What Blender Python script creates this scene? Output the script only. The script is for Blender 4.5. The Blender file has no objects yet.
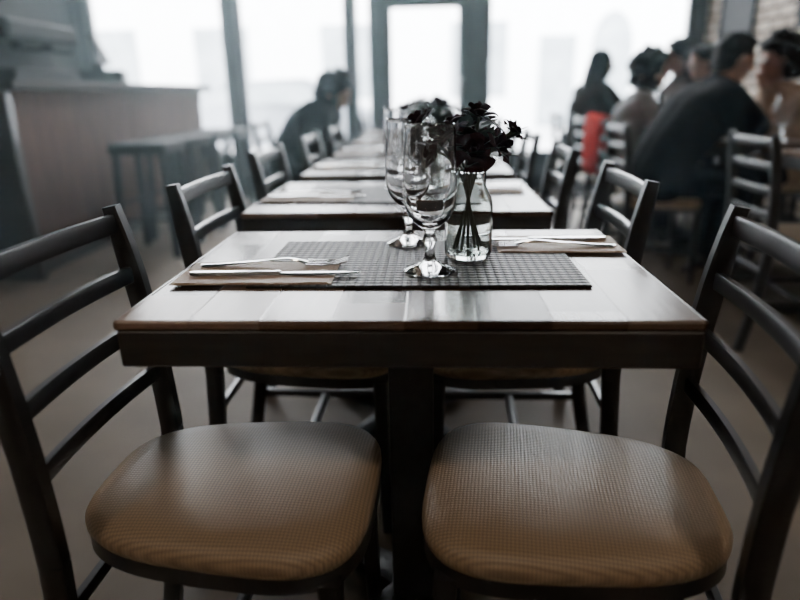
import bpy, bmesh, math, random
from mathutils import Vector, Matrix, Quaternion, Euler
random.seed(7)
COL = bpy.context.scene.collection

# ---------------------------------------------------------------- materials
def new_mat(name):
    m = bpy.data.materials.new(name); m.use_nodes = True
    nt = m.node_tree
    return m, nt, nt.nodes, nt.links, nt.nodes['Principled BSDF']

def noise_mat(name, c1, c2, scale=8, rough=0.5, metallic=0.0, bump=0.0, coat=0.0, stretch=(1,1,1), spec=0.5, detail=4):
    m, nt, N, L, P = new_mat(name)
    tc = N.new('ShaderNodeTexCoord'); mp = N.new('ShaderNodeMapping'); nz = N.new('ShaderNodeTexNoise'); cr = N.new('ShaderNodeValToRGB')
    mp.inputs['Scale'].default_value = stretch
    nz.inputs['Scale'].default_value = scale; nz.inputs['Detail'].default_value = detail
    L.new(tc.outputs['Object'], mp.inputs[0]); L.new(mp.outputs[0], nz.inputs['Vector']); L.new(nz.outputs['Fac'], cr.inputs[0])
    cr.color_ramp.elements[0].position = 0.3; cr.color_ramp.elements[1].position = 0.7
    cr.color_ramp.elements[0].color = (*c1, 1); cr.color_ramp.elements[1].color = (*c2, 1)
    L.new(cr.outputs[0], P.inputs['Base Color'])
    P.inputs['Roughness'].default_value = rough; P.inputs['Metallic'].default_value = metallic
    P.inputs['Coat Weight'].default_value = coat; P.inputs['Specular IOR Level'].default_value = spec
    if bump:
        b = N.new('ShaderNodeBump'); b.inputs['Strength'].default_value = bump; b.inputs['Distance'].default_value = 0.01
        L.new(nz.outputs['Fac'], b.inputs['Height']); L.new(b.outputs[0], P.inputs['Normal'])
    return m

def math_node(N, op, a=None, b=None):
    n = N.new('ShaderNodeMath'); n.operation = op
    if a is not None: n.inputs[0].default_value = a
    if b is not None: n.inputs[1].default_value = b
    return n

def plank_mat(name):
    m, nt, N, L, P = new_mat(name)
    tc = N.new('ShaderNodeTexCoord'); sep = N.new('ShaderNodeSeparateXYZ'); L.new(tc.outputs['Object'], sep.inputs[0])
    mul = math_node(N, 'MULTIPLY', b=1/0.095); L.new(sep.outputs['X'], mul.inputs[0])
    fl = math_node(N, 'FLOOR'); L.new(mul.outputs[0], fl.inputs[0])
    stg = math_node(N, 'MULTIPLY', b=0.37); L.new(fl.outputs[0], stg.inputs[0])
    my = math_node(N, 'MULTIPLY', b=3.1); L.new(sep.outputs['Y'], my.inputs[0])
    ay = math_node(N, 'ADD'); L.new(my.outputs[0], ay.inputs[0]); L.new(stg.outputs[0], ay.inputs[1])
    fy = math_node(N, 'FLOOR'); L.new(ay.outputs[0], fy.inputs[0])
    cmb = N.new('ShaderNodeCombineXYZ'); L.new(fl.outputs[0], cmb.inputs[0]); L.new(fy.outputs[0], cmb.inputs[1])
    wn = N.new('ShaderNodeTexWhiteNoise'); wn.noise_dimensions = '3D'; L.new(cmb.outputs[0], wn.inputs['Vector'])
    cr = N.new('ShaderNodeValToRGB'); L.new(wn.outputs['Value'], cr.inputs[0])
    cr.color_ramp.elements[0].color = (0.028, 0.016, 0.010, 1); cr.color_ramp.elements[1].color = (0.20, 0.125, 0.080, 1)
    mp = N.new('ShaderNodeMapping'); mp.inputs['Scale'].default_value = (30, 3, 3); L.new(tc.outputs['Object'], mp.inputs[0])
    nz = N.new('ShaderNodeTexNoise'); nz.inputs['Scale'].default_value = 2.5; nz.inputs['Detail'].default_value = 8; L.new(mp.outputs[0], nz.inputs['Vector'])
    mx = N.new('ShaderNodeMix'); mx.data_type = 'RGBA'; mx.blend_type = 'MULTIPLY'; mx.inputs[0].default_value = 0.7
    L.new(cr.outputs[0], mx.inputs[6]); 
    cr2 = N.new('ShaderNodeValToRGB'); cr2.color_ramp.elements[0].color = (.4,.4,.4,1); cr2.color_ramp.elements[1].color = (1.3,1.3,1.3,1)
    L.new(nz.outputs['Fac'], cr2.inputs[0]); L.new(cr2.outputs[0], mx.inputs[7]); L.new(mx.outputs[2], P.inputs['Base Color'])
    fr = math_node(N, 'FRACT'); L.new(mul.outputs[0], fr.inputs[0])
    cr3 = N.new('ShaderNodeValToRGB'); L.new(fr.outputs[0], cr3.inputs[0])
    e = cr3.color_ramp.elements; e[0].position = 0; e[0].color = (0,0,0,1); e[1].position = 0.03; e[1].color = (1,1,1,1)
    b = N.new('ShaderNodeBump'); b.inputs['Strength'].default_value = 0.3; b.inputs['Distance'].default_value = 0.002
    L.new(cr3.outputs[0], b.inputs['Height'])
    b2 = N.new('ShaderNodeBump'); b2.inputs['Strength'].default_value = 0.22; b2.inputs['Distance'].default_value = 0.002
    L.new(nz.outputs['Fac'], b2.inputs['Height']); L.new(b.outputs[0], b2.inputs['Normal']); L.new(b2.outputs[0], P.inputs['Normal'])
    rr = N.new('ShaderNodeMapRange'); rr.inputs[3].default_value = 0.16; rr.inputs[4].default_value = 0.34
    L.new(wn.outputs['Color'], rr.inputs[0]); L.new(rr.outputs[0], P.inputs['Roughness'])
    sp = N.new('ShaderNodeMapRange'); sp.inputs[3].default_value = 0.06; sp.inputs[4].default_value = 0.55
    L.new(wn.outputs['Value'], sp.inputs[0]); L.new(sp.outputs[0], P.inputs['Specular IOR Level'])
    return m

def dots_mat(name, c_hi, c_lo, scale, rough, bump, dist=0.002, lo=0.25, hi=0.45, coat=0.0):
    m, nt, N, L, P = new_mat(name)
    tc = N.new('ShaderNodeTexCoord')
    sep = N.new('ShaderNodeSeparateXYZ'); cmb = N.new('ShaderNodeCombineXYZ')
    L.new(tc.outputs['Object'], sep.inputs[0]); L.new(sep.outputs[0], cmb.inputs[0]); L.new(sep.outputs[1], cmb.inputs[1])
    v = N.new('ShaderNodeTexVoronoi'); v.voronoi_dimensions = '2D'; v.inputs['Scale'].default_value = scale; v.inputs['Randomness'].default_value = 0
    L.new(cmb.outputs[0], v.inputs['Vector'])
    cr = N.new('ShaderNodeValToRGB'); L.new(v.outputs['Distance'], cr.inputs[0])
    e = cr.color_ramp.elements; e[0].position = lo; e[0].color = (*c_hi, 1); e[1].position = hi; e[1].color = (*c_lo, 1)
    L.new(cr.outputs[0], P.inputs['Base Color'])
    b = N.new('ShaderNodeBump'); b.invert = True; b.inputs['Strength'].default_value = bump; b.inputs['Distance'].default_value = dist
    L.new(v.outputs['Distance'], b.inputs['Height']); L.new(b.outputs[0], P.inputs['Normal'])
    P.inputs['Roughness'].default_value = rough
    P.inputs['Coat Weight'].default_value = coat; P.inputs['Coat Roughness'].default_value = 0.35
    return m

def brick_mat(name):
    m, nt, N, L, P = new_mat(name)
    tc = N.new('ShaderNodeTexCoord'); sep = N.new('ShaderNodeSeparateXYZ'); cmb = N.new('ShaderNodeCombineXYZ')
    L.new(tc.outputs['Object'], sep.inputs[0]); L.new(sep.outputs['Y'], cmb.inputs[0]); L.new(sep.outputs['Z'], cmb.inputs[1])
    br = N.new('ShaderNodeTexBrick'); br.inputs['Scale'].default_value = 1.0
    br.inputs['Brick Width'].default_value = 0.23; br.inputs['Row Height'].default_value = 0.085; br.inputs['Mortar Size'].default_value = 0.014
    br.inputs['Mortar Smooth'].default_value = 0.2
    br.inputs['Color1'].default_value = (0.62, 0.52, 0.42, 1); br.inputs['Color2'].default_value = (0.34, 0.26, 0.20, 1); br.inputs['Mortar'].default_value = (0.04, 0.03, 0.025, 1)
    L.new(cmb.outputs[0], br.inputs['Vector']); L.new(br.outputs['Color'], P.inputs['Base Color'])
    b = N.new('ShaderNodeBump'); b.invert = True; b.inputs['Strength'].default_value = 1.0; b.inputs['Distance'].default_value = 0.015
    L.new(br.outputs['Fac'], b.inputs['Height']); L.new(b.outputs[0], P.inputs['Normal'])
    P.inputs['Roughness'].default_value = 0.8; P.inputs['Specular IOR Level'].default_value = 0.2
    return m

def glass_mat(name, col=(1,1,1), rough=0.0, ior=1.45):
    m, nt, N, L, P = new_mat(name)
    tc = N.new('ShaderNodeTexCoord'); nz = N.new('ShaderNodeTexNoise'); nz.inputs['Scale'].default_value = 12
    L.new(tc.outputs['Object'], nz.inputs['Vector'])
    b = N.new('ShaderNodeBump'); b.inputs['Strength'].default_value = 0.03; b.inputs['Distance'].default_value = 0.002
    L.new(nz.outputs['Fac'], b.inputs['Height']); L.new(b.outputs[0], P.inputs['Normal'])
    P.inputs['Base Color'].default_value = (*col, 1); P.inputs['Roughness'].default_value = rough
    P.inputs['IOR'].default_value = ior; P.inputs['Transmission Weight'].default_value = 1.0
    return m

def pane_mat(name):
    m, nt, N, L, P = new_mat(name)
    out = N['Material Output']; tr = N.new('ShaderNodeBsdfTransparent'); gl = N.new('ShaderNodeBsdfGlossy'); mx = N.new('ShaderNodeMixShader')
    gl.inputs['Roughness'].default_value = 0.02; fr = N.new('ShaderNodeFresnel'); fr.inputs['IOR'].default_value = 1.3
    L.new(fr.outputs[0], mx.inputs[0]); L.new(tr.outputs[0], mx.inputs[1]); L.new(gl.outputs[0], mx.inputs[2]); L.new(mx.outputs[0], out.inputs['Surface'])
    N.remove(P)
    return m

M = {}
M['planks'] = plank_mat('varnished_planks')
M['edge'] = noise_mat('dark_edge_wood', (0.010,0.008,0.007), (0.024,0.018,0.014), 12, 0.34, stretch=(1,8,8))
M['black_wood'] = noise_mat('black_lacquer', (0.006,0.006,0.007), (0.014,0.012,0.012), 20, 0.36)
M['iron'] = noise_mat('cast_iron', (0.008,0.008,0.009), (0.016,0.016,0.017), 60, 0.5, bump=0.1)
M['vinyl'] = dots_mat('tan_textured_vinyl', (0.37,0.275,0.175), (0.18,0.13,0.083), 185, 0.38, 0.6, 0.0016, 0.15, 0.6)
M['mat'] = dots_mat('woven_vinyl_mat', (0.12,0.115,0.11), (0.002,0.002,0.002), 70, 0.55, 1.0, 0.010, 0.24, 0.40)
M['napkin'] = noise_mat('tan_cloth', (0.34,0.24,0.16), (0.44,0.33,0.235), 220, 0.6, bump=0.3)
M['napkin_white'] = noise_mat('cream_cloth', (0.60,0.55,0.48), (0.72,0.67,0.60), 220, 0.75, bump=0.3)
M['steel'] = noise_mat('polished_steel', (0.55,0.55,0.55), (0.70,0.70,0.70), 40, 0.18, metallic=1.0)
M['glass'] = glass_mat('clear_glass')
M['vase'] = glass_mat('vase_glass', (0.93,0.97,0.95))
M['petal'] = noise_mat('dark_petals', (0.010,0.004,0.005), (0.026,0.007,0.010), 30, 0.8, spec=.15)
M['leaf'] = noise_mat('dark_leaves', (0.008,0.014,0.008), (0.02,0.03,0.014), 30, 0.6, spec=.3)
M['stem'] = noise_mat('green_stem', (0.012,0.022,0.01), (0.03,0.04,0.015), 50, 0.5)
M['floor'] = noise_mat('worn_concrete', (0.085,0.064,0.044), (0.165,0.130,0.094), 1.6, 0.65, bump=0.1, detail=8, spec=.25)
M['ceiling'] = noise_mat('grey_ceiling', (0.10,0.095,0.09), (0.14,0.135,0.13), 3, 0.9)
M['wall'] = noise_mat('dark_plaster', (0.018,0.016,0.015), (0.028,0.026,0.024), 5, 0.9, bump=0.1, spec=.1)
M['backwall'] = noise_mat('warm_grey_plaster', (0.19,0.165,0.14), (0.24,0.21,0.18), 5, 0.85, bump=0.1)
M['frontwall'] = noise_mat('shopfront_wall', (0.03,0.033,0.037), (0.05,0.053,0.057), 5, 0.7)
M['brick'] = brick_mat('painted_brick')
M['bar_panel'] = noise_mat('reddish_bar_wood', (0.050,0.023,0.014), (0.095,0.046,0.029), 3, 0.7, stretch=(6,6,1), spec=.12)
M['bar_top'] = noise_mat('bar_top_wood', (0.015,0.010,0.008), (0.03,0.02,0.016), 4, 0.7, stretch=(6,1,1), spec=.12)
M['pane'] = pane_mat('window_pane')
M['skin'] = noise_mat('skin', (0.30,0.15,0.10), (0.40,0.21,0.14), 14, 0.6, spec=.3)
M['hair'] = noise_mat('dark_hair', (0.005,0.004,0.003), (0.018,0.011,0.008), 60, 0.7, bump=0.6, stretch=(1,1,0.3), spec=.12)
M['eye'] = noise_mat('dark_eye', (0.01,0.01,0.01), (0.03,0.02,0.015), 60, 0.2)
M['lip'] = noise_mat('lip', (0.25,0.09,0.08), (0.30,0.11,0.10), 60, 0.5)
def cloth(name, c, s=1.5): return noise_mat(name, tuple(x*0.8 for x in c), tuple(x*1.2 for x in c), 25, 0.95, bump=0.5, spec=.05)
M['cl_black'] = cloth('black_jacket_cloth', (0.007,0.007,0.008))
M['cl_grey'] = cloth('light_grey_cloth', (0.26,0.26,0.26))
M['cl_white'] = cloth('cream_top_cloth', (0.34,0.24,0.17))
M['cl_navy'] = cloth('navy_denim', (0.010,0.013,0.020))
M['cl_red'] = cloth('red_jacket_cloth', (0.50,0.03,0.025))
M['cl_brown'] = cloth('brown_knit_cloth', (0.022,0.013,0.010))
M['shoe'] = noise_mat('black_leather', (0.01,0.01,0.01), (0.02,0.02,0.02), 40, 0.4)
M['asphalt'] = noise_mat('asphalt', (0.42,0.42,0.43), (0.50,0.50,0.51), 3, 0.9)
M['sidewalk'] = noise_mat('pale_pavement', (0.62,0.62,0.62), (0.70,0.70,0.69), 2, 0.9)
M['facade'] = noise_mat('pale_stucco', (0.82,0.83,0.84), (0.88,0.89,0.90), 2, 0.9)
M['facade_dark'] = noise_mat('facade_glass', (0.20,0.23,0.25), (0.32,0.35,0.37), 2, 0.3)
M['carpaint'] = noise_mat('silver_car_paint', (0.22,0.24,0.27), (0.26,0.28,0.31), 5, 0.3, metallic=0.3)
M['rubber'] = noise_mat('rubber', (0.015,0.015,0.015), (0.03,0.03,0.03), 30, 0.8)
M['shade'] = noise_mat('dark_enamel', (0.010,0.011,0.012), (0.018,0.019,0.021), 10, 0.7, spec=.12)
M['bottle'] = noise_mat('green_bottle_glass', (0.01,0.03,0.015), (0.02,0.05,0.02), 10, 0.1)

# ---------------------------------------------------------------- object helpers
def mesh_obj(name, bm, mat, parent=None, smooth=True, loc=None, rotz=None, **props):
    bmesh.ops.recalc_face_normals(bm, faces=bm.faces)
    me = bpy.data.meshes.new(name); bm.to_mesh(me); bm.free()
    mats = mat if isinstance(mat, (list, tuple)) else [mat]
    for x in mats: me.materials.append(x)
    if smooth:
        for p in me.polygons: p.use_smooth = True
        try: me.set_sharp_from_angle(angle=math.radians(38))
        except Exception: pass
    ob = bpy.data.objects.new(name, me); COL.objects.link(ob)
    if parent: ob.parent = parent
    if loc is not None: ob.location = loc
    if rotz is not None: ob.rotation_euler = (0, 0, rotz)
    for k, v in props.items(): ob[k] = v
    return ob

def empty(name, loc=(0,0,0), rotz=0, **props):
    ob = bpy.data.objects.new(name, None); ob.empty_display_size = 0.05; COL.objects.link(ob)
    ob.location = loc; ob.rotation_euler = (0, 0, rotz)
    for k, v in props.items(): ob[k] = v
    return ob

def copy_thing(root, loc, rotz=0.0, label=None, group=None):
    def rec(o, parent):
        n = o.copy(); COL.objects.link(n)
        if parent: n.parent = parent
        for c in o.children: rec(c, n)
        return n
    n = rec(root, None); n.location = loc; n.rotation_euler = (0, 0, rotz)
    if label: n['label'] = label
    if group: n['group'] = group
    return n

def box(bm, x0, x1, y0, y1, z0, z1, bevel=0.0, seg=2):
    r = bmesh.ops.create_cube(bm, size=1.0)
    vs = r['verts']
    for v in vs:
        v.co = Vector((x0 + (v.co.x+.5)*(x1-x0), y0 + (v.co.y+.5)*(y1-y0), z0 + (v.co.z+.5)*(z1-z0)))
    if bevel:
        es = list({e for v in vs for e in v.link_edges})
        bmesh.ops.bevel(bm, geom=es, offset=bevel, segments=seg, affect='EDGES', profile=0.5)

def sweep(bm, pts, w, d, side=Vector((0,1,0)), rnd=0.25):
    pts = [Vector(p) for p in pts]; n = len(pts); rings = []
    for i, p in enumerate(pts):
        t = (pts[min(i+1,n-1)] - pts[max(i-1,0)]).normalized()
        s = (side - t*side.dot(t)).normalized(); u = t.cross(s)
        wi = (w[i] if isinstance(w, (list,tuple)) else w)/2; di = (d[i] if isinstance(d, (list,tuple)) else d)/2
        k = 1-rnd
        prof = [(wi,di*k),(wi*k,di),(-wi*k,di),(-wi,di*k),(-wi,-di*k),(-wi*k,-di),(wi*k,-di),(wi,-di*k)]
        rings.append([bm.verts.new(p + s*a + u*b) for a, b in prof])
    for i in range(n-1):
        for j in range(8):
            bm.faces.new((rings[i][j], rings[i][(j+1)%8], rings[i+1][(j+1)%8], rings[i+1][j]))
    bm.faces.new(rings[0]); bm.faces.new(rings[-1])

def tube(bm, pts, rad, seg=8):
    pts = [Vector(p) for p in pts]; n = len(pts); rings = []
    for i, p in enumerate(pts):
        t = (pts[min(i+1,n-1)] - pts[max(i-1,0)]).normalized()
        ref = Vector((0,0,1)) if abs(t.z) < .9 else Vector((1,0,0))
        s = t.cross(ref).normalized(); u = t.cross(s)
        r = rad[i] if isinstance(rad, (list,tuple)) else rad
        rings.append([bm.verts.new(p + (s*math.cos(a) + u*math.sin(a))*r) for a in [2*math.pi*k/seg for k in range(seg)]])
    for i in range(n-1):
        for j in range(seg): bm.faces.new((rings[i][j], rings[i][(j+1)%seg], rings[i+1][(j+1)%seg], rings[i+1][j]))
    bm.faces.new(rings[0]); bm.faces.new(rings[-1])

def lathe(bm, prof, seg=40, c=(0,0)):
    rings = []
    for r, z in prof:
        if r < 1e-5: rings.append([bm.verts.new((c[0], c[1], z))])
        else: rings.append([bm.verts.new((c[0]+r*math.cos(2*math.pi*k/seg), c[1]+r*math.sin(2*math.pi*k/seg), z)) for k in range(seg)])
    for a, b in zip(rings[:-1], rings[1:]):
        for k in range(seg):
            k2 = (k+1) % seg
            if len(a) == 1 and len(b) == 1: continue
            if len(a) == 1: bm.faces.new((a[0], b[k2], b[k]))
            elif len(b) == 1: bm.faces.new((a[k], a[k2], b[0]))
            else: bm.faces.new((a[k], a[k2], b[k2], b[k]))

def smooth_curve(ctrl, n=8):
    P = [Vector(c) for c in ctrl]; P = [2*P[0]-P[1]] + P + [2*P[-1]-P[-2]]; out = []
    for i in range(1, len(P)-2):
        for k in range(n):
            t = k/n
            out.append(0.5*((2*P[i]) + (-P[i-1]+P[i+1])*t + (2*P[i-1]-5*P[i]+4*P[i+1]-P[i+2])*t*t + (-P[i-1]+3*P[i]-3*P[i+1]+P[i+2])*t**3))
    out.append(P[-2]); return out

# ================================================================ PEOPLE (built first)
def remesh_obj(name, bm, mat, parent, vox=.011, smooth_it=4, **props):
    bmesh.ops.recalc_face_normals(bm, faces=bm.faces)
    me = bpy.data.meshes.new(name+'_raw'); bm.to_mesh(me); bm.free()
    tmp = bpy.data.objects.new('tmp', me); COL.objects.link(tmp)
    r = tmp.modifiers.new('r', 'REMESH'); r.mode = 'VOXEL'; r.voxel_size = vox
    s = tmp.modifiers.new('s', 'SMOOTH'); s.factor = .5; s.iterations = smooth_it
    dg = bpy.context.evaluated_depsgraph_get(); dg.update()
    m2 = bpy.data.meshes.new_from_object(tmp.evaluated_get(dg)); m2.name = name
    bpy.data.objects.remove(tmp); bpy.data.meshes.remove(me)
    m2.materials.clear(); m2.materials.append(mat)
    for p in m2.polygons: p.use_smooth = True
    ob = bpy.data.objects.new(name, m2); COL.objects.link(ob); ob.parent = parent
    for k, v in props.items(): ob[k] = v
    return ob
def ball(bm, c, r, rot=None, sc=(1,1,1)):
    mtx = Matrix.Translation(Vector(c)) @ (rot.to_matrix().to_4x4() if rot else Matrix.Identity(4)) @ Matrix.Diagonal((*sc, 1))
    bmesh.ops.create_uvsphere(bm, u_segments=14, v_segments=8, radius=r, matrix=mtx)
def cap(bm, a, b, ra, rb):
    a, b = Vector(a), Vector(b); dv = b-a
    ball(bm, a, ra); ball(bm, b, rb)
    if dv.length > 1e-4:
        q = Vector((0,0,1)).rotation_difference(dv.normalized())
        bmesh.ops.create_cone(bm, segments=14, radius1=ra, radius2=rb, depth=dv.length, cap_ends=True, matrix=Matrix.Translation((a+b)/2) @ q.to_matrix().to_4x4())
def chain(bm, pts, rads, g=0.0):
    for i in range(len(pts)-1): cap(bm, pts[i], pts[i+1], rads[i]+g, rads[i+1]+g)

def make_person(loc, rotz, label, lean=.2, bend=.15, nod=.1, turn=0.0, scale=1.0, wide=1.0, hair='short', top='cl_black', legs='cl_navy', hands='table', bulk=.014):
    root = empty('person', loc, rotz, label=label, category='person', group='seated diners'); root.scale = (scale,)*3
    hip = Vector((-.02, 0, .56)); d1 = Vector((math.sin(lean), 0, math.cos(lean))); d2 = Vector((math.sin(lean+bend), 0, math.cos(lean+bend)))
    waist = hip + d1*.15; chest = waist + d2*.19; neckb = chest + d2*.15
    d3 = Vector((math.sin(lean*.6+bend), 0, math.cos(lean*.6+bend))); neckt = neckb + d3*.075
    q = Quaternion((0,0,1), turn) @ Quaternion((0,1,0), nod + lean*.3)
    H = neckt + d3*.02 + q @ Vector((.022, 0, .075))
    def torso(bm, g):
        sh = Vector((0, .165*wide, 0))
        for s in (-1, 1):
            chain(bm, [hip + Vector((0, s*.075*wide, -.01)), waist + Vector((0, s*.060*wide, 0)), chest + Vector((0, s*.085*wide, 0)), neckb - d2*.045 + sh*s*.92], [.105, .095, .105, .062], g)
        cap(bm, hip, waist, .11+g, .105+g); cap(bm, waist, chest, .105+g, .115+g); cap(bm, chest, neckb - d2*.04, .115+g, .06+g)
        for s in (-1, 1): cap(bm, neckb, neckb - d2*.045 + sh*s*.92, .048+g, .058+g)
    def armpts(s):
        shd = neckb - d2*.05 + Vector((0, s*.185*wide, 0))
        if hands == 'table': el = Vector((shd.x*.55+.16, s*.25*wide, .84)); wr = Vector((max(.43, shd.x+.16), s*.10, .80))
        elif hands == 'chin' and s > 0: el = Vector((shd.x+.16, s*.15, .82)); wr = H + q @ Vector((.085, .03, -.17))
        elif hands == 'chin': el = Vector((shd.x*.55+.16, s*.25*wide, .84)); wr = Vector((.45, s*.05, .80))
        else: el = Vector((shd.x*.6+.06, s*.22*wide, shd.z-.24)); wr = Vector((shd.x*.6+.20, s*.12, .635))
        return shd, el, wr
    body = bmesh.new(); torso(body, 0)
    chain(body, [neckb - d2*.03, neckt, neckt + d3*.05], [.058, .050, .050])
    ball(body, H + q @ Vector((-.008,0,.022)), 1, q, (.096,.077,.094)); ball(body, H + q @ Vector((.022,0,-.045)), 1, q, (.066,.056,.072))
    ball(body, H + q @ Vector((.052,0,-.088)), 1, q, (.026,.030,.020))
    cap(body, H + q @ Vector((.080,0,.015)), H + q @ Vector((.104,0,-.022)), .009, .013)
    for s in (-1,1):
        ball(body, H + q @ Vector((.0, s*.077, -.008)), 1, q, (.018,.009,.030)); ball(body, H + q @ Vector((.078, s*.028, .022)), 1, q, (.012,.022,.008))
    ball(body, H + q @ Vector((.080,0,-.055)), 1, q, (.012,.022,.010))
    for s in (-1,1):
        shd, el, wr = armpts(s)
        chain(body, [shd, el, wr], [.050, .040, .027])
        fd = (wr-el).normalized()
        if hands == 'chin' and s > 0: fd = (fd + Vector((.25,-.1,.2))).normalized()
        side = fd.cross(Vector((0,0,1))).normalized(); dn = side.cross(fd)
        if dn.z > 0: dn = -dn
        palm = wr + fd*.055
        ball(body, palm, 1, Matrix((fd, side, fd.cross(side))).transposed().to_quaternion(), (.050,.040,.016))
        for k, ln in enumerate((.068,.078,.073,.058)):
            o = palm + fd*.035 + side*(.030-.020*k); k1 = o + fd*ln*.5 - dn*.002; k2 = k1 + (fd*.8+dn*.5).normalized()*ln*.32; k3 = k2 + (fd*.3+dn*.9).normalized()*ln*.26
            chain(body, [o, k1, k2, k3], [.0095,.0088,.0082,.007])
        th = side*(-s if side.y*s > 0 else s)
        o = wr + fd*.02 + th*.02; chain(body, [o, o + fd*.03 + th*.022, o + fd*.062 + th*.024 + dn*.006], [.013,.011,.009])
    legp = {}
    for s in (-1,1):
        legp[s] = [hip + Vector((.02, s*.085, -.02)), Vector((.40, s*.115, .515)), Vector((.385, s*.12, .30)), Vector((.37, s*.12, .09))]
        chain(body, legp[s], [.085, .060, .052, .038]); chain(body, [Vector((.36, s*.12, .05)), Vector((.50, s*.13, .035))], [.038, .028])
    remesh_obj('person_body', body, M['skin'], root, .0095, 3)
    for s in (-1,1):
        bm = bmesh.new(); ball(bm, H + q @ Vector((.0825, s*.030, .004)), .0095); mesh_obj('eye', bm, M['eye'], root)
    bm = bmesh.new(); ball(bm, H + q @ Vector((.0895, 0, -.055)), 1, q, (.006,.020,.006)); mesh_obj('mouth', bm, M['lip'], root)
    bm = bmesh.new(); torso(bm, bulk)
    for s in (-1,1):
        shd, el, wr = armpts(s); w2 = el.lerp(wr, .93); chain(bm, [shd, el, w2], [.052, .043, .033], bulk)
    chain(bm, [neckb - d2*.03, neckb + d3*.02], [.06, .054], bulk*.8)
    if top != 'cl_white':
        for k in range(10):
            a = 2*math.pi*k/10; ball(bm, neckb + d3*.015 + Vector((math.cos(a)*.055, math.sin(a)*.06, 0)), .022)
    remesh_obj('jacket' if top != 'cl_white' else 'shirt', bm, M[top], root, .013, 4)
    bm = bmesh.new(); cap(bm, hip + Vector((0,-.06,-.02)), hip + Vector((0,.06,-.02)), .105, .105)
    for s in (-1,1): chain(bm, legp[s], [.095, .070, .062, .052])
    remesh_obj('trousers', bm, M[legs], root, .014, 4)
    for s in (-1,1):
        bm = bmesh.new(); chain(bm, [Vector((.35, s*.12, .055)), Vector((.43, s*.125, .05)), Vector((.54, s*.13, .035))], [.046, .044, .034]); 
        for v in bm.verts: v.co.z = max(v.co.z, .002)
        mesh_obj('shoe', bm, M['shoe'], root)
    bm = bmesh.new(); rnd = random.Random(int(loc[1]*100))
    ball(bm, H + q @ Vector((-.020,0,.034)), 1, q, (.096,.086,.094))
    if hair == 'short':
        ball(bm, H + q @ Vector((-.048,0,-.01)), 1, q, (.060,.078,.075)); ball(bm, H + q @ Vector((.03,0,.092)), 1, q, (.055,.06,.03))
        for k in range(40):
            v = Vector((rnd.gauss(0,1), rnd.gauss(0,1), abs(rnd.gauss(0,1)))).normalized()
            ball(bm, H + q @ Vector((-.022+v.x*.09, v.y*.08, .036+v.z*.088)), .014)
    if hair == 'long':
        for k in range(14):
            a = math.pi*.5 + math.pi*(k/13); b0 = H + q @ Vector((-.01+.07*math.cos(a), .082*math.sin(a), .0))
            b1 = Vector((b0.x - .03, b0.y*1.25, b0.z - .16)); b2 = Vector((b0.x-.055, b0.y*1.3+rnd.uniform(-.01,.01), b0.z-.32+rnd.uniform(-.03,.03)))
            chain(bm, [b0, b1, b2], [.034,.038,.018])
    if hair == 'curly':
        for k in range(130):
            v = Vector((rnd.gauss(0,1), rnd.gauss(0,1), rnd.gauss(0,1))).normalized()
            if v.x > .45 and v.z < .55: continue
            if v.z < -.85: continue
            ball(bm, H + q @ Vector((-.03+v.x*.13, v.y*.14, .012+v.z*.14)), rnd.uniform(.020,.036))
    remesh_obj('hair', bm, M['hair'], root, .010, 2)
    return root
make_person((1.22, 3.52, 0), math.radians(4), 'man in a black jacket leaning over the table', lean=.42, bend=.20, nod=.10, scale=1.03, wide=1.15, hair='short', top='cl_black', bulk=.034)
make_person((2.13, 4.06, 0), math.pi + .05, 'person with curly dark hair in a pale top', lean=.10, bend=.12, nod=.1, scale=.97, hair='curly', top='cl_white', hands='chin')
make_person((1.24, 4.45, 0), math.radians(-8), 'person with dark hair wearing a light grey jacket', lean=.22, bend=.15, scale=.95, hair='curly', top='cl_grey', bulk=.026)
make_person((1.20, 5.25, 0), math.radians(15), 'woman with long dark hair in a dark knit', lean=.08, bend=.1, scale=.99, wide=1.0, hair='long', top='cl_brown', bulk=.032)
make_person((2.17, 5.20, 0), math.pi, 'person in dark clothes sitting against the brick wall', lean=.15, bend=.1, scale=1.0, hair='short', top='cl_black')
make_person((2.17, 5.82, 0), math.pi, 'person with curly hair in dark knit at the table', lean=.1, bend=.1, scale=1.04, hair='curly', top='cl_brown')
make_person((-.98, 4.39, 0), math.radians(0), 'person in a bulky dark coat hunched forward on a chair', lean=.25, bend=.42, nod=.45, scale=.93, wide=1.4, hair='curly', top='cl_black', bulk=.075, hands='lap')

# ================================================================ ROOM SHELL
XL, XR, YF, YB, ZC = -3.75, 2.65, 6.80, -2.6, 3.85
def struct(name, boxes, mat, bevel=0, label=None):
    bm = bmesh.new()
    for b in boxes: box(bm, *b, bevel=bevel)
    return mesh_obj(name, bm, mat, smooth=False, kind='structure')
struct('floor', [(XL-.2, XR+.2, YB-.2, YF+.2, -0.1, 0)], M['floor'])
struct('ceiling', [(XL-.2, XR+.2, YB-.2, YF+.2, ZC, ZC+.1)], M['ceiling'])
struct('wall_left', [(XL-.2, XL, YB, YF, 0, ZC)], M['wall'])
struct('wall_right', [(XR, XR+.2, YB, YF, 0, ZC)], M['brick'])
struct('wall_back', [(XL-.2, XR+.2, YB-.2, YB, 0, ZC)], M['backwall'])
ZS, ZT = 0.38, 3.55
wins = [(-3.62, -2.19), (-2.05, -0.92), (-0.83, -0.68), (0.52, 2.52)]
door = (-0.64, 0.40)
bx = []
for a, b in [(XL-.2,-3.62), (-2.19,-2.05), (-.92,-.83), (-.68,-.64), (.40,.52), (2.52,XR+.2)]:
    bx.append((a, b, YF, YF+.18, 0, ZC))
for a, b in wins: bx += [(a, b, YF, YF+.18, 0, ZS), (a, b, YF, YF+.18, ZT, ZC)]
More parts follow.
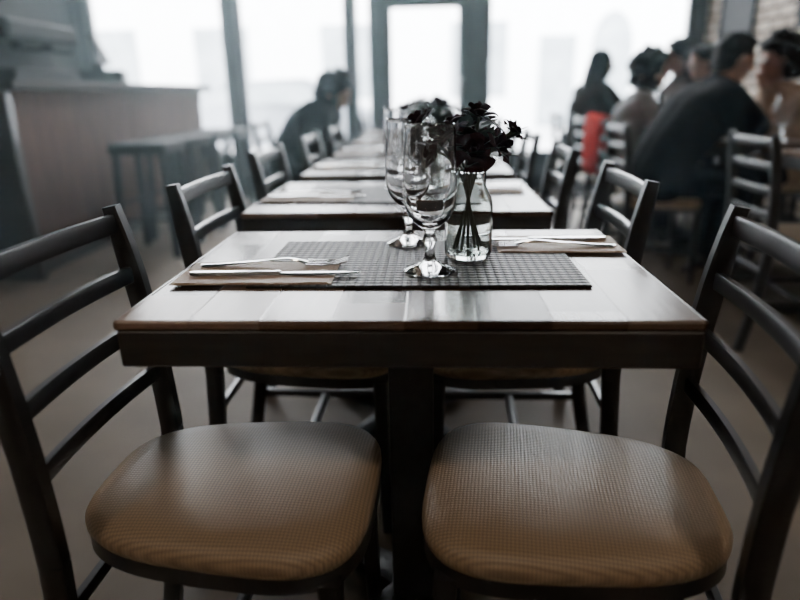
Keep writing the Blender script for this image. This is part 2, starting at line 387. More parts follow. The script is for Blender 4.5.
bx.append((door[0], door[1], YF, YF+.18, ZT, ZC))
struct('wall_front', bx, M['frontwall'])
def window(name, x0, x1, z0, z1, mull=(), rails=()):
    bm = bmesh.new(); f = 0.035 if x1-x0 > .3 else 0.015; y0, y1 = YF+.04, YF+.12
    box(bm, x0, x0+f, y0, y1, z0, z1); box(bm, x1-f, x1, y0, y1, z0, z1)
    box(bm, x0+f, x1-f, y0, y1, z0, z0+f); box(bm, x0+f, x1-f, y0, y1, z1-f, z1)
    for m in mull: box(bm, m-.018, m+.018, y0, y1, z0+f, z1-f)
    for r in rails: box(bm, x0+f, x1-f, y0+.01, y1-.01, r-.02, r+.02)
    nb = len(bm.faces)
    box(bm, x0+f*.5, x1-f*.5, YF+.078, YF+.082, z0+f*.5, z1-f*.5)
    bm.faces.ensure_lookup_table()
    for f_ in bm.faces[nb:]: f_.material_index = 1
    return mesh_obj(name, bm, [M['frontwall'], M['pane']], smooth=False, kind='structure')
window('window_1', *wins[0], ZS, ZT, rails=(2.6,))
window('window_2', *wins[1], ZS, ZT, rails=(2.6,))
window('window_3', *wins[2], ZS, ZT)
window('window_4', *wins[3], ZS, ZT, rails=(2.6,))
window('window_5', door[0], door[1], 2.10, ZT)
bm = bmesh.new(); dy0, dy1 = YF+.05, YF+.10
box(bm, door[0], door[0]+.05, YF+.02, YF+.14, 0, 2.10); box(bm, door[1]-.05, door[1], YF+.02, YF+.14, 0, 2.10)
box(bm, door[0]+.05, door[0]+.18, dy0, dy1, .01, 2.08); box(bm, door[1]-.18, door[1]-.05, dy0, dy1, .01, 2.08)
box(bm, door[0]+.18, door[1]-.18, dy0, dy1, 1.83, 2.08); box(bm, door[0]+.18, door[1]-.18, dy0, dy1, .01, .30)
nb = len(bm.faces); box(bm, door[0]+.17, door[1]-.17, YF+.073, YF+.077, .29, 1.84)
bm.faces.ensure_lookup_table()
for f_ in bm.faces[nb:]: f_.material_index = 1
d = mesh_obj('door_1', bm, [M['frontwall'], M['pane']], smooth=False, kind='structure')
bm = bmesh.new(); tube(bm, [(.25, dy0-.002, .85), (.25, dy0-.05, .87), (.25, dy0-.05, 1.13), (.25, dy0-.002, 1.15)], .012)
mesh_obj('door_handle', bm, M['steel'], parent=d)
struct('baseboard_right', [(XR-.015, XR, YB, YF, 0, .12)], M['edge'])
struct('baseboard_left', [(XL, XL+.015, YB, YF, 0, .12)], M['edge'])
# added haze volume in place of lens glare, a little denser over the bar side
hm = bpy.data.materials.new('glare_haze'); hm.use_nodes = True; hn = hm.node_tree.nodes; hn.clear(); hl = hm.node_tree.links
ho = hn.new('ShaderNodeOutputMaterial'); hs = hn.new('ShaderNodeVolumeScatter'); hs.inputs['Anisotropy'].default_value = 0.72
hs.inputs['Color'].default_value = (.74,.94,1,1); hl.new(hs.outputs[0], ho.inputs['Volume'])
htc = hn.new('ShaderNodeTexCoord'); hsep = hn.new('ShaderNodeSeparateXYZ'); hmr = hn.new('ShaderNodeMapRange'); hmr.interpolation_type = 'SMOOTHSTEP'
hl.new(htc.outputs['Object'], hsep.inputs[0]); hl.new(hsep.outputs['X'], hmr.inputs[0])
hmr.inputs[1].default_value = -1.6; hmr.inputs[2].default_value = 1.2; hmr.inputs[3].default_value = 0.021; hmr.inputs[4].default_value = 0.0035
hl.new(hmr.outputs[0], hs.inputs['Density'])
bm = bmesh.new(); box(bm, XL-.1, XR+.1, YB-.1, YF+.02, -.05, ZC+.05)
hz = mesh_obj('glare_haze_box', bm, hm, smooth=False, kind='structure')

# ================================================================ OUTSIDE
bm = bmesh.new(); box(bm, -14, 14, YF+.2, 10.2, -.12, -.02)
mesh_obj('sidewalk', bm, M['sidewalk'], smooth=False, label='pale concrete pavement outside the shopfront', category='pavement', kind='stuff')
bm = bmesh.new(); box(bm, -30, 30, 10.2, 40, -.25, -.14)
mesh_obj('street', bm, M['asphalt'], smooth=False, label='sunlit grey asphalt street outside the windows', category='street', kind='stuff')
root = empty('building', (0, 19, -.14), label='pale stucco building with arched window across the street', category='building')
bm = bmesh.new(); box(bm, -16, 16, 0, 6, 0, 5.2); box(bm, -16.2, 16.2, -.2, 6, 5.2, 5.45)
mesh_obj('facade', bm, M['facade'], root, smooth=False)
for x in (-9.5, -6.2, -2.5, 1.2, 8.2, 11.5):
    bm = bmesh.new(); box(bm, x-.8, x+.8, -.06, .02, 1.0, 3.0, bevel=.02)
    mesh_obj('facade_window', bm, M['facade_dark'], root, smooth=False)
bm = bmesh.new(); box(bm, 2.9, 3.9, -.06, .02, .15, 2.6); mesh_obj('facade_door', bm, M['facade_dark'], root, smooth=False)
bm = bmesh.new()
vs = [bm.verts.new((4.9+.55*math.cos(a), -.05, 2.3+.9*math.sin(a))) for a in [math.pi*k/12 for k in range(13)]] + [bm.verts.new((4.35,-.05,.6)), bm.verts.new((5.45,-.05,.6))]
f = bm.faces.new(vs); r = bmesh.ops.extrude_face_region(bm, geom=[f])
for v in [g for g in r['geom'] if isinstance(g, bmesh.types.BMVert)]: v.co.y += .06
mesh_obj('arched_window', bm, M['facade_dark'], root, smooth=False)
car = empty('car', (-3.1, 11.6, -.14), label='silver parked hatchback at the kerb outside', category='car')
prof = [(-2.0,.30),(-2.05,.65),(-1.95,.86),(-1.0,.95),(-.45,1.38),(.9,1.42),(1.55,1.0),(1.98,.9),(2.05,.55),(2.0,.30)]
bm = bmesh.new(); w = .84
a = [bm.verts.new((x, -w if z < 1 else -w*.82, z)) for x, z in prof]; b = [bm.verts.new((x, w if z < 1 else w*.82, z)) for x, z in prof]
bm.faces.new(a); bm.faces.new(b)
for i in range(len(prof)): j = (i+1) % len(prof); bm.faces.new((a[i], a[j], b[j], b[i]))
bmesh.ops.bevel(bm, geom=list(bm.edges), offset=.05, segments=3, affect='EDGES')
mesh_obj('car_body', bm, M['carpaint'], car)
for s in (-1, 1):
    bm = bmesh.new()
    q = [(-.85,1.0),(-.42,1.32),(.85,1.34),(1.3,1.02)]
    f = bm.faces.new([bm.verts.new((x, s*(w*(.99 if z < 1.1 else .86)), z)) for x, z in q])
    mesh_obj('side_window', bm, M['facade_dark'], car, smooth=False)
for x in (-1.3, 1.3):
    for y in (-.78, .78):
        bm = bmesh.new(); bmesh.ops.create_cone(bm, segments=28, radius1=.32, radius2=.32, depth=.2, cap_ends=True, matrix=Matrix.Translation((x, y, .32)) @ Matrix.Rotation(math.pi/2, 4, 'X'))
        bmesh.ops.bevel(bm, geom=[e for e in bm.edges if len(e.link_faces) == 2 and e.calc_face_angle() > 1], offset=.03, segments=2, affect='EDGES')
        mesh_obj('wheel', bm, M['rubber'], car)

# ================================================================ DINING TABLE
TW, TD, TZ = 0.772, 0.55, 0.75
def make_table(loc, rotz, label, group):
    root = empty('dining_table', loc, rotz, label=label, category='table', group=group)
    bm = bmesh.new(); box(bm, -TW/2, TW/2, -TD/2, TD/2, TZ-.014, TZ, bevel=.003, seg=1)
    mesh_obj('tabletop', bm, M['planks'], root, smooth=False)
    bm = bmesh.new(); box(bm, -TW/2+.002, TW/2-.002, -TD/2+.002, TD/2-.002, TZ-.068, TZ-.014, bevel=.003, seg=1)
    mesh_obj('table_edge', bm, M['edge'], root, smooth=False)
    bm = bmesh.new(); box(bm, -.04, .04, -.04, .04, .045, TZ-.08, bevel=.006); box(bm, -.16, .16, -.16, .16, TZ-.082, TZ-.068, bevel=.003)
    mesh_obj('pedestal', bm, M['iron'], root, smooth=False)
    bm = bmesh.new()
    for k in range(4):
        a = k*math.pi/2 + math.pi/4; dv = Vector((math.cos(a), math.sin(a), 0)); sd = Vector((-dv.y, dv.x, 0))
        sweep(bm, [dv*0.0+Vector((0,0,.055)), dv*.1+Vector((0,0,.05)), dv*.22+Vector((0,0,.028)), dv*.33+Vector((0,0,.012))], [.07,.065,.055,.05], [.05,.045,.03,.02], side=sd)
    mesh_obj('table_base', bm, M['iron'], root)
    return root
RT = math.radians(.6)
t1 = make_table((-.044, 1.022, 0), RT, 'small dark plank dining table set with placemat and glasses', 'row of dining tables')
TY = [1.785, 2.53, 3.275, 4.02, 4.765]
for i, y in enumerate(TY):
    copy_thing(t1, (-.105 - .004*i, y, 0), RT, 'small dark plank dining table in a long row toward the window')
wall_tables = [(1.82, 2.72), (1.675, 3.80), (1.67, 4.62), (1.67, 5.46)]
for x, y in wall_tables:
    copy_thing(t1, (x, y, 0), math.pi/2, 'dark dining table standing near the brick wall', 'tables by the brick wall')

# ================================================================ DINING CHAIR (faces +X)
def make_chair(loc, rotz, label, group):
    root = empty('dining_chair', loc, rotz, label=label, category='chair', group=group)
    def outline(n=56, grow=0.0):
        pts = []
        for k in range(n):
            a = 2*math.pi*k/n; ca, sa = math.cos(a), math.sin(a); e = 2/3.6
            x = math.copysign(abs(ca)**e, ca)*(.220+grow); y = math.copysign(abs(sa)**e, sa)
            hw = (.180 + .022*(x/.222)) + grow; hw -= .012*max(0, -x/.222)**2
            pts.append((x, y*hw))
        return pts
    bm = bmesh.new()
    levels = [(-.02,.418),(-.004,.420),(.0,.430),(.0,.440),(-.006,.450),(-.02,.457),(-.05,.4625),(-.09,.466),(-.14,.468)]
    rings = []
    for g, z in levels: rings.append([bm.verts.new((x, y, z)) for x, y in outline(grow=g)])
    for a, b in zip(rings[:-1], rings[1:]):
        for k in range(56): bm.faces.new((a[k], a[(k+1)%56], b[(k+1)%56], b[k]))
    bm.faces.new(rings[0]); bm.faces.new(rings[-1])
    mesh_obj('seat', bm, M['vinyl'], root, label='tan textured vinyl seat pad')
    bm = bmesh.new(); rings = []
    for g, z in [(-.03,.419),(-.004,.419),(-.002,.396),(-.03,.396)]: rings.append([bm.verts.new((x, y, z)) for x, y in outline(grow=g)])
    for i in range(4):
        a, b = rings[i], rings[(i+1)%4]
        for k in range(56): bm.faces.new((a[k], a[(k+1)%56], b[(k+1)%56], b[k]))
    mesh_obj('seat_frame', bm, M['black_wood'], root)
    for s in (-1, 1):
        bm = bmesh.new()
        sweep(bm, smooth_curve([(-.255, s*.178, 0), (-.215, s*.18, .22), (-.200, s*.183, .43)], 5), .026, .036)
        mesh_obj('leg', bm, M['black_wood'], root)
        bm = bmesh.new()
        sweep(bm, [(.185, s*.166, 0), (.175, s*.160, .405)], [.024,.03], [.024,.032])
        mesh_obj('leg', bm, M['black_wood'], root)
    bm = bmesh.new()
    def backx(z): t = (z-.43)/.43; return -.200 - .006*t - .040*t*t
    for s in (-1, 1):
        zs = [.43 + .425*k/10 for k in range(11)]
        sweep(bm, [(backx(z), s*(.183 - .008*(z-.43)/.43), z) for z in zs], .026, [.036]*8+[.034,.030,.024])
    for z in (.826, .737, .645, .552):
        pts = []
        for k in range(13):
            t = -1 + 2*k/12; pts.append((backx(z) - .012*(1-t*t), t*.172, z))
        sweep(bm, pts, .032 if z > .8 else .028, .013, side=Vector((0,0,1)))
    mesh_obj('backrest', bm, M['black_wood'], root, label='black ladder backrest with four flat rails')
    bm = bmesh.new()
    for s in (-1, 1): sweep(bm, [(-.218, s*.179, .20), (.18, s*.164, .20)], .014, .022)
    sweep(bm, [(-.02, -.172, .20), (-.02, .172, .20)], .014, .022, side=Vector((0,0,1)))
    sweep(bm, [(-.206, -.178, .33), (-.206, .178, .33)], .022, .014, side=Vector((0,0,1)))
    mesh_obj('stretcher', bm, M['black_wood'], root)
    return root
GC = 'dining chairs along the row of tables'
ch = make_chair((-.312, .835, 0), math.radians(-2), 'black ladder-back dining chair with tan seat tucked at table', GC)
copy_thing(ch, (.205, .828, 0), math.pi - math.radians(6))
LB = 'black ladder-back dining chair with tan vinyl seat'
for y in (1.44, 2.16, 2.90, 3.64, 4.39, 5.13):
    if y == 4.39: copy_thing(ch, (-.97, y, 0), 0, LB)
    else: copy_thing(ch, (-.30 if y < 2 else -.34, y, 0), random.uniform(-.03,.03), LB)
    copy_thing(ch, (.185, y, 0), math.pi + random.uniform(-.03,.03), LB)
GW = 'chairs by the brick wall'
wall_chairs = [(1.49, 2.60, 0), (1.21, 3.52, 0), (1.22, 4.45, 0), (1.20, 5.25, 0), (2.32, 2.75, math.pi), (2.15, 4.06, math.pi), (2.2, 4.62, math.pi), (2.18, 5.20, math.pi), (2.18, 5.82, math.pi)]
for x, y, r in wall_chairs: copy_thing(ch, (x, y, 0), r, 'black ladder-back chair at a wall-side table', GW)

# ================================================================ TABLEWARE
def make_mat(loc):
    bm = bmesh.new(); box(bm, -.260, .260, -.15, .15, 0, .004, bevel=.0015, seg=1)
    return mesh_obj('placemat', bm, M['mat'], smooth=False, loc=loc, rotz=RT, label='dark grey woven vinyl placemat lying on the table', category='placemat', group='placemats')
mat1 = make_mat((-.030, 1.035, TZ+.0003))
def goblet_mesh():
    bm = bmesh.new()
    foot = [(0,.0),(.036,.0),(.0415,.0015),(.0415,.003),(.034,.007),(.020,.012),(.0115,.018)]
    curve = [(.0080,.028),(.0072,.038),(.0100,.047),(.0120,.052),(.0100,.057),(.0085,.064),(.013,.071),(.024,.080),(.034,.092),(.0400,.108),(.0420,.126),(.0422,.145),(.0412,.165),(.0400,.190),(.0392,.212),(.0390,.229)]
    inner = [(.0383,.2300),(.0375,.229),(.0377,.212),(.0385,.190),(.0397,.165),(.0406,.145),(.0403,.126),(.0382,.109),(.032,.0945),(.022,.0845),(.010,.0785),(0,.077)]
    pts = smooth_curve([(r,0,z) for r, z in curve], 3)
    lathe(bm, foot + [(p.x, p.z) for p in pts] + inner, 48)
    return bm
g1 = mesh_obj('water_goblet', goblet_mesh(), M['glass'], loc=(-.010, .966, TZ+.0045), label='tall clear stemmed water goblet standing on the placemat', category='glass', group='water goblets')
def copy_single(o, loc, rot=0.0, **p):
    n = o.copy(); COL.objects.link(n); n.location = loc; n.rotation_euler = (0,0,rot)
    for k, v in p.items(): n[k] = v
    return n
copy_single(g1, (-.052, 1.160, TZ+.0045))
bm = bmesh.new()
prof = [(0,0),(.036,0),(.040,.004),(.0415,.012),(.0415,.088),(.039,.102),(.032,.115),(.0285,.125),(.0285,.146),(.031,.149),(.031,.154),(.0285,.156),
        (.026,.154),(.026,.125),(.029,.114),(.036,.101),(.0385,.088),(.0385,.014),(.036,.008),(0,.007)]
lathe(bm, prof, 44)
v1 = mesh_obj('glass_vase', bm, M['vase'], loc=(.056, 1.065, TZ+.0045), label='clear glass bottle vase holding dark flowers', category='vase', group='flower vases')
def make_flower(loc, base, top, bloom_r, seed, leaves=2, label='dark burgundy rose with green leaves in the vase'):
    rnd = random.Random(seed)
    root = empty('flower', (loc[0]+base[0], loc[1]+base[1], loc[2]+.012), label=label, category='flower', group='flowers in vases')
    tp = Vector((top[0]-base[0], top[1]-base[1], top[2]-.012)); nk = Vector((top[0]*.20-base[0], top[1]*.20-base[1], .135))
    pts = smooth_curve([(0,0,0), nk*.5, nk, (nk+tp)*.5+Vector((0,0,.006)), tp], 6)
    bm = bmesh.new(); tube(bm, pts, .0024, 7); mesh_obj('stem', bm, M['stem'], root)
    dirv = (pts[-1]-pts[-3]).normalized(); q = Vector((0,0,1)).rotation_difference(dirv)
    bm = bmesh.new()
    for ringi, (n, r, h, op) in enumerate([(3,.25,.9,.05),(4,.45,.95,.2),(5,.75,.9,.55),(6,1.05,.70,1.0)]):
        for k in range(n):
            a0 = 2*math.pi*(k + .5*ringi)/n + rnd.uniform(-.2,.2); wa = 2*math.pi/n*.72; grid = []; hs_ = rnd.uniform(.8,1.15)
            for i in range(5):
                t = i/4; row = []
                for j in range(5):
                    s = (j/4-.5)*2; wd = wa*(.45+.75*math.sin(min(1,t*1.05+.15)*math.pi*.66))*.5
                    rad = bloom_r*(r*(.25+.75*math.sin(t*math.pi/2)) + op*.35*t*t); aa = a0 + s*wd
                    z = bloom_r*hs_*(h*1.15*t - .28*op*t*t*t*2 - .14*s*s*t + .1)
                    row.append(bm.verts.new(q @ Vector((rad*math.cos(aa), rad*math.sin(aa), z)) + tp - dirv*bloom_r*.25))
                grid.append(row)
            for i in range(4):
                for j in range(4): bm.faces.new((grid[i][j], grid[i][j+1], grid[i+1][j+1], grid[i+1][j]))
    bmesh.ops.create_uvsphere(bm, u_segments=10, v_segments=6, radius=bloom_r*.3, matrix=Matrix.Translation(tp + dirv*bloom_r*.1))
    o = mesh_obj('bloom', bm, M['petal'], root)
    for l in range(leaves):
        idx = int(len(pts)*(.62+.34*l/max(1,leaves))); p = pts[min(idx, len(pts)-2)]; a = rnd.uniform(0, 6.28)
        out = Vector((math.cos(a), math.sin(a)*.8, rnd.uniform(.1,1.1))).normalized(); sd = out.cross(Vector((0,0,1))).normalized(); up = sd.cross(out)
        Lf = rnd.uniform(.06,.088); bm = bmesh.new(); rows = []
        for i in range(8):
            t = i/7; wv = .015*math.sin(math.pi*min(1,t*.97+.03))**.9*(1.3-.7*t); c = p + out*Lf*t - Vector((0,0,.016*t*t)); rows.append([bm.verts.new(c - sd*wv + up*.004*(wv/.018)), bm.verts.new(c), bm.verts.new(c + sd*wv + up*.004*(wv/.018))])
        for i in range(7):
            for j in range(2): bm.faces.new((rows[i][j], rows[i][j+1], rows[i+1][j+1], rows[i+1][j]))
        mesh_obj('leaf', bm, M['leaf'], root)
    return root
fl_spec = [((.012,.0),(-.036,-.008,.205),.029,5),((-.020,.01),(.044,-.010,.188),.027,5),((-.012,-.016),(.016,.02,.238),.023,5),
           ((.024,.01),(-.084,.015,.228),.021,5),((-.026,0),(.070,.01,.212),.017,5),((0,.022),(.004,-.030,.180),.028,4),((.0,.0),(-.015,.035,.218),.024,4),((.018,-.016),(-.058,.02,.180),.022,5)]
vl = (.056, 1.065, TZ+.0045)
proto = [make_flower(vl, b, t, r, 11+i, lv) for i, (b, t, r, lv) in enumerate(fl_spec)]

def make_napkin(loc, sx, sy, rot, label, mat):
    bm = bmesh.new()
    for L_ in range(2):
        o = .007*L_; x0, x1, y0, y1 = -sx/2+o*.6, sx/2-o*.9, -sy/2+o*.4, sy/2-o
        n, m_ = 20, 10; z0 = .0011*L_
        def zz(i, j): return z0 + .0013 + .0006*math.sin(i*.7+L_)*math.sin(j*.9+L_*2)
        top = [[bm.verts.new((x0+(x1-x0)*i/n, y0+(y1-y0)*j/m_, max(z0+.0006, zz(i,j)))) for j in range(m_+1)] for i in range(n+1)]
        bot = [[bm.verts.new((x0+(x1-x0)*i/n, y0+(y1-y0)*j/m_, z0*.8)) for j in range(m_+1)] for i in range(n+1)]
        for i in range(n):
            for j in range(m_):
                bm.faces.new((top[i][j], top[i+1][j], top[i+1][j+1], top[i][j+1])); bm.faces.new((bot[i][j], bot[i][j+1], bot[i+1][j+1], bot[i+1][j]))
        for i in range(n):
            bm.faces.new((top[i][0], bot[i][0], bot[i+1][0], top[i+1][0])); bm.faces.new((top[i][m_], top[i+1][m_], bot[i+1][m_], bot[i][m_]))
        for j in range(m_):
            bm.faces.new((top[0][j], top[0][j+1], bot[0][j+1], bot[0][j])); bm.faces.new((top[n][j], bot[n][j], bot[n][j+1], top[n][j+1]))
    return mesh_obj('napkin', bm, mat, loc=loc, rotz=rot, label=label, category='napkin', group='folded napkins')
nap1 = make_napkin((-.286, .955, TZ+.0045), .250, .130, math.radians(1.5), 'folded tan cloth napkin under a knife and fork', M['napkin'])
nap2 = make_napkin((.225, 1.150, TZ+.0045), .225, .130, math.radians(-1), 'folded tan cloth napkin with cutlery on it', M['napkin'])
CZ = TZ + .0078
def strip(bm, st, th=.0018, y0=0.0, yb=0.0):
    rows = []
    for k, (x, hw, z) in enumerate(st):
        y = y0 + (yb*k/(len(st)-1))
        rows.append([bm.verts.new((x, y-hw, z)), bm.verts.new((x, y, z-th*.3)), bm.verts.new((x, y+hw, z)), bm.verts.new((x, y+hw*.8, z+th)), bm.verts.new((x, y, z+th*1.3)), bm.verts.new((x, y-hw*.8, z+th))])
    for a, b in zip(rows[:-1], rows[1:]):
        for j in range(6): bm.faces.new((a[j], a[(j+1)%6], b[(j+1)%6], b[j]))
    bm.faces.new(rows[0]); bm.faces.new(rows[-1])
def fork_mesh():
    bm = bmesh.new()
    strip(bm, [(-.100,.005,.001),(-.095,.0095,.001),(-.07,.009,.002),(-.02,.005,.006),(.02,.0032,.010),(.034,.0045,.008),(.044,.011,.005),(.050,.0145,.003)])
    for k in range(4):
        y = (k-1.5)*.0088
        strip(bm, [(.048,.0022,.003),(.070,.0017,.0012),(.092,.0014,.003),(.106,.0007,.008)], y0=y, yb=(k-1.5)*.0006)
    for v in bm.verts: v.co.x *= 1.2; v.co.y *= 1.15
    return bm
def knife_mesh():
    bm = bmesh.new()
    strip(bm, [(-.118,.005,.001),(-.112,.0085,.001),(-.06,.0085,.001),(0,.006,.001),(.008,.005,.001)], th=.004)
    strip(bm, [(.006,.005,.0015),(.015,.0095,.0015),(.07,.0105,.0015),(.10,.009,.0015),(.115,.005,.0015),(.120,.001,.0015)], th=.0012)
    for v in bm.verts: v.co.x *= 1.15; v.co.y *= 1.1
    return bm
fk = mesh_obj('fork', fork_mesh(), M['steel'], loc=(-.274, .994, CZ), rotz=math.radians(3), label='steel dinner fork resting on the napkin', category='fork', group='cutlery')
kn = mesh_obj('knife', knife_mesh(), M['steel'], loc=(-.256, .938, CZ), rotz=math.radians(2), label='steel table knife resting on the napkin', category='knife', group='cutlery')
copy_single(fk, (.205, 1.125, CZ), math.radians(178))
copy_single(kn, (.185, 1.172, CZ), math.radians(181))

for i, y in enumerate(TY):
    cx = -.105 - .004*i
    copy_single(mat1, (cx-.01, y, TZ+.0003))
    copy_single(nap1, (cx-.245, y-.07, TZ+.0045), 0); copy_single(nap2, (cx+.245, y+.06, TZ+.0045), 0)
    copy_single(fk, (cx-.235, y-.030, CZ), .05); copy_single(kn, (cx-.225, y-.08, CZ), .02)
    copy_single(fk, (cx+.225, y+.04, CZ), math.pi); copy_single(kn, (cx+.215, y+.085, CZ), math.pi)
    copy_single(g1, (cx+.045, y-.06, TZ+.0045)); copy_single(g1, (cx-.01, y+.10, TZ+.0045))
    vx, vy = cx+.105, y+.02
    copy_single(v1, (vx, vy, TZ+.0045))
    for j, p in enumerate(proto[:5]):
        copy_thing(p, (vx + p.location.x - vl[0], vy + p.location.y - vl[1], p.location.z), 0)
GG = [(1.82, 3.50), (1.80, 3.88), (1.52, 4.10), (1.88, 4.75), (1.86, 5.50), (1.95,2.9)]
for x, y in GG: copy_single(g1, (x, y, TZ+.0003), 0, label='clear stemmed water goblet on a wall-side table')

# ================================================================ BAR
bar = empty('bar_counter', (-2.35, 4.8, 0), label='reddish brown wooden bar counter with dark top', category='bar counter')
bm = bmesh.new(); box(bm, -.60, -.02, -1.33, 1.62, .10, 1.08)
for k in (0, 2):
    y0 = -1.30 + k*.70
    box(bm, -.02, -.012, y0, y0+.05, .12, 1.06)
box(bm, -.02, -.005, -1.28, 1.62, .12, .20); box(bm, -.02, -.005, -1.28, 1.62, .98, 1.06)
mesh_obj('bar_front', bm, M['bar_panel'], bar, smooth=False)
bm = bmesh.new(); box(bm, -.66, .09, -1.42, 1.68, 1.07, 1.125, bevel=.008, seg=1); mesh_obj('bar_top', bm, M['bar_top'], bar, smooth=False)
bm = bmesh.new(); box(bm, -.62, .02, -1.40, -1.335, 0, 1.07, bevel=.006, seg=1); mesh_obj('end_panel', bm, M['edge'], bar, smooth=False)
bm = bmesh.new(); box(bm, -.58, -.06, -1.30, 1.60, 0, .10); mesh_obj('plinth', bm, M['edge'], bar, smooth=False)
BZ = 1.125
def make_stool(loc):
    root = empty('bar_stool', loc, label='dark wooden bar stool standing in front of the bar', category='stool', group='bar stools')
    bm = bmesh.new(); box(bm, -.19, .19, -.19, .19, .67, .745, bevel=.012, seg=1); mesh_obj('seat', bm, M['shade'], root, smooth=False)
    for sx in (-1,1):
        for sy in (-1,1):
            bm = bmesh.new(); sweep(bm, [(sx*.19, sy*.19, 0), (sx*.15, sy*.15, .67)], .044, .044); mesh_obj('leg', bm, M['shade'], root)
    bm = bmesh.new()
    for s in (-1,1):
        sweep(bm, [(-.172, s*.172, .25), (.172, s*.172, .25)], .03, .018); sweep(bm, [(s*.165, -.165, .35), (s*.165, .165, .35)], .018, .03, side=Vector((1,0,0)))
    mesh_obj('stretcher', bm, M['shade'], root)
    return root
st = make_stool((-1.92, 4.15, 0))
for y in (4.65, 5.15, 5.65): copy_thing(st, (-1.92, y, 0), random.uniform(-.1,.1))
em = empty('espresso_machine', (-2.68, 4.15, BZ), label='dark espresso machine standing on the bar counter', category='coffee machine')
bm = bmesh.new(); box(bm, -.2, .18, -.36, .36, .0, .08, bevel=.01, seg=1); box(bm, -.2, .0, -.36, .36, .08, .24, bevel=.01, seg=1); box(bm, -.2, .2, -.38, .38, .24, .36, bevel=.02, seg=1)
mesh_obj('machine_body', bm, M['shade'], em, smooth=False)
for y in (-.16, .16):
    bm = bmesh.new(); bmesh.ops.create_cone(bm, segments=24, radius1=.035, radius2=.04, depth=.05, cap_ends=True, matrix=Matrix.Translation((.1, y, .215))); tube(bm, [(.1, y, .2), (.26, y, .185)], .012)
    mesh_obj('portafilter', bm, M['shade'], em)
cr_ = empty('cash_register', (-2.62, 5.0, BZ), math.radians(20), label='dark till with tilted screen on the bar counter', category='cash register')
bm = bmesh.new(); box(bm, -.18, .18, -.2, .2, 0, .1, bevel=.01, seg=1); box(bm, -.04, .04, -.04, .04, .1, .16); mesh_obj('till_body', bm, M['shade'], cr_, smooth=False)
bm = bmesh.new(); box(bm, -.012, .012, -.17, .17, -.11, .11, bevel=.005, seg=1)
bmesh.ops.rotate(bm, verts=bm.verts, cent=(0,0,0), matrix=Matrix.Rotation(-.35, 3, 'Y')); bmesh.ops.translate(bm, verts=bm.verts, vec=(.03, 0, .25)); mesh_obj('till_screen', bm, M['shade'], cr_, smooth=False)
bm = bmesh.new(); lathe(bm, [(0,0),(.034,0),(.037,.004),(.037,.18),(.030,.21),(.014,.235),(.0135,.29),(.016,.292),(.016,.305),(0,.306)], 24)
bt = mesh_obj('bottle', bm, M['bottle'], loc=(-2.85, 3.6, BZ), label='dark glass bottle standing on the bar counter', category='bottle', group='bottles on the bar')
for x, y in ((-2.75, 3.66), (-2.66, 3.58), (-2.90, 4.65)): copy_single(bt, (x, y, BZ))

def picture(y0, y1, z0, z1, label):
    root = empty('framed_picture', (XR, (y0+y1)/2, z0), label=label, category='picture', group='pictures on the brick wall')
    h = (y1-y0)/2; H = z1-z0; bm = bmesh.new()
    for b in [(-.03,-.001,-h,h,0,.04),(-.03,-.001,-h,h,H-.04,H),(-.03,-.001,-h,-h+.04,.04,H-.04),(-.03,-.001,h-.04,h,.04,H-.04)]: box(bm, *b)
    mesh_obj('frame', bm, M['shade'], root, smooth=False)
    bm = bmesh.new(); box(bm, -.015, -.002, -h+.035, h-.035, .035, H-.035); mesh_obj('print', bm, M['shade'], root, smooth=False)
picture(5.80, 6.45, 1.42, 2.25, 'large dark framed picture hanging on the brick wall')
picture(4.45, 5.10, 1.42, 2.25, 'large dark framed picture hanging on the brick wall')

# red jacket hanging over a chair back
JX, JY = 1.26, 3.99
jc = copy_thing(ch, (JX, JY, 0), 0, 'black ladder-back chair with a red jacket over it', GW)
bm = bmesh.new(); rows = []
path = [(-.286,.54),(-.290,.64),(-.292,.72),(-.290,.79),(-.282,.855),(-.262,.874),(-.232,.862),(-.218,.81),(-.208,.74),(-.202,.66)]
for i, (x, z) in enumerate(path):
    row = []
    for j in range(17):
        t = -1+2*j/16; xb = -.014*(1-t*t)*.8; wob = .007*math.sin(j*1.7+i*.5)
        row.append(bm.verts.new((x + xb + (wob if x < -.25 else wob*.3), t*(.18 if z > .6 else .16), z + (.01*math.sin(j*2.1) if z < .6 else 0))))
    rows.append(row)
for i in range(len(rows)-1):
    for j in range(16): bm.faces.new((rows[i][j], rows[i][j+1], rows[i+1][j+1], rows[i+1][j]))
o = mesh_obj('jacket', bm, M['cl_red'], loc=(JX-.012, JY, 0), label='red jacket hanging over a chair back', category='jacket')
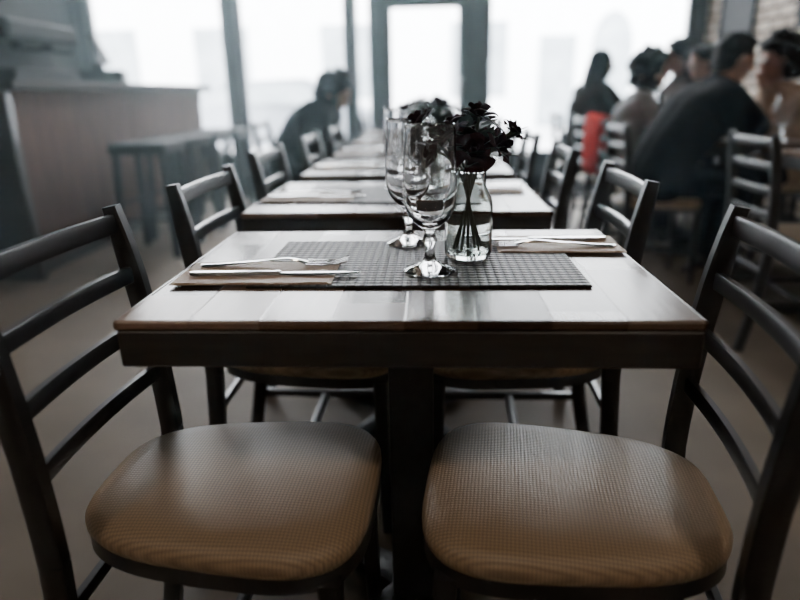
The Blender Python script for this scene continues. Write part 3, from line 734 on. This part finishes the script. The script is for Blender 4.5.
s = o.modifiers.new('s', 'SOLIDIFY'); s.thickness = .012; s.offset = 1

# ================================================================ LIGHT
w = bpy.data.worlds.new('world'); bpy.context.scene.world = w; w.use_nodes = True
N = w.node_tree.nodes; L = w.node_tree.links; bg = N['Background']
tc = N.new('ShaderNodeTexCoord'); sep = N.new('ShaderNodeSeparateXYZ'); cr = N.new('ShaderNodeValToRGB')
L.new(tc.outputs['Generated'], sep.inputs[0]); L.new(sep.outputs['Z'], cr.inputs[0])
cr.color_ramp.elements[0].position = 0.0; cr.color_ramp.elements[0].color = (0.95,0.98,1,1)
cr.color_ramp.elements[1].position = 0.6; cr.color_ramp.elements[1].color = (0.90,0.95,1,1)
L.new(cr.outputs[0], bg.inputs['Color']); bg.inputs['Strength'].default_value = 27.0
for x, y in ((-1.6, -.9), (1.2, -.9)):  # unseen lamps added behind the camera as weak warm fill
    root = empty('fill_lamp', (x, y, ZC), label='round opal fill lamp added out of view', category='lamp', group='fill lamps')
    bm = bmesh.new(); lathe(bm, [(0,-.12),(.10,-.11),(.16,-.06),(.17,0),(0,0)], 32)
    mesh_obj('fill_shade', bm, M['napkin_white'], root)
    ld = bpy.data.lights.new('fill_light', 'AREA'); ld.shape = 'DISK'; ld.size = .35; ld.energy = 24; ld.color = (1,.80,.60)
    lo = bpy.data.objects.new('fill_light', ld); COL.objects.link(lo); lo.parent = root; lo.location = (0,0,-.14)

# ================================================================ CAMERA
cd = bpy.data.cameras.new('camera'); cam = bpy.data.objects.new('camera', cd); COL.objects.link(cam)
cd.sensor_width = 36; cd.lens = 27.9; cd.clip_start = .02
cam.location = (0, 0, 1.03)
Rm = Matrix.Rotation(math.radians(3.5), 4, 'Z') @ Matrix.Rotation(math.radians(90-18.55), 4, 'X') @ Matrix.Rotation(math.radians(-1.0), 4, 'Z')
cam.rotation_euler = Rm.to_euler()
cd.dof.use_dof = True; cd.dof.focus_distance = 1.03; cd.dof.aperture_fstop = 1.5
bpy.context.scene.camera = cam
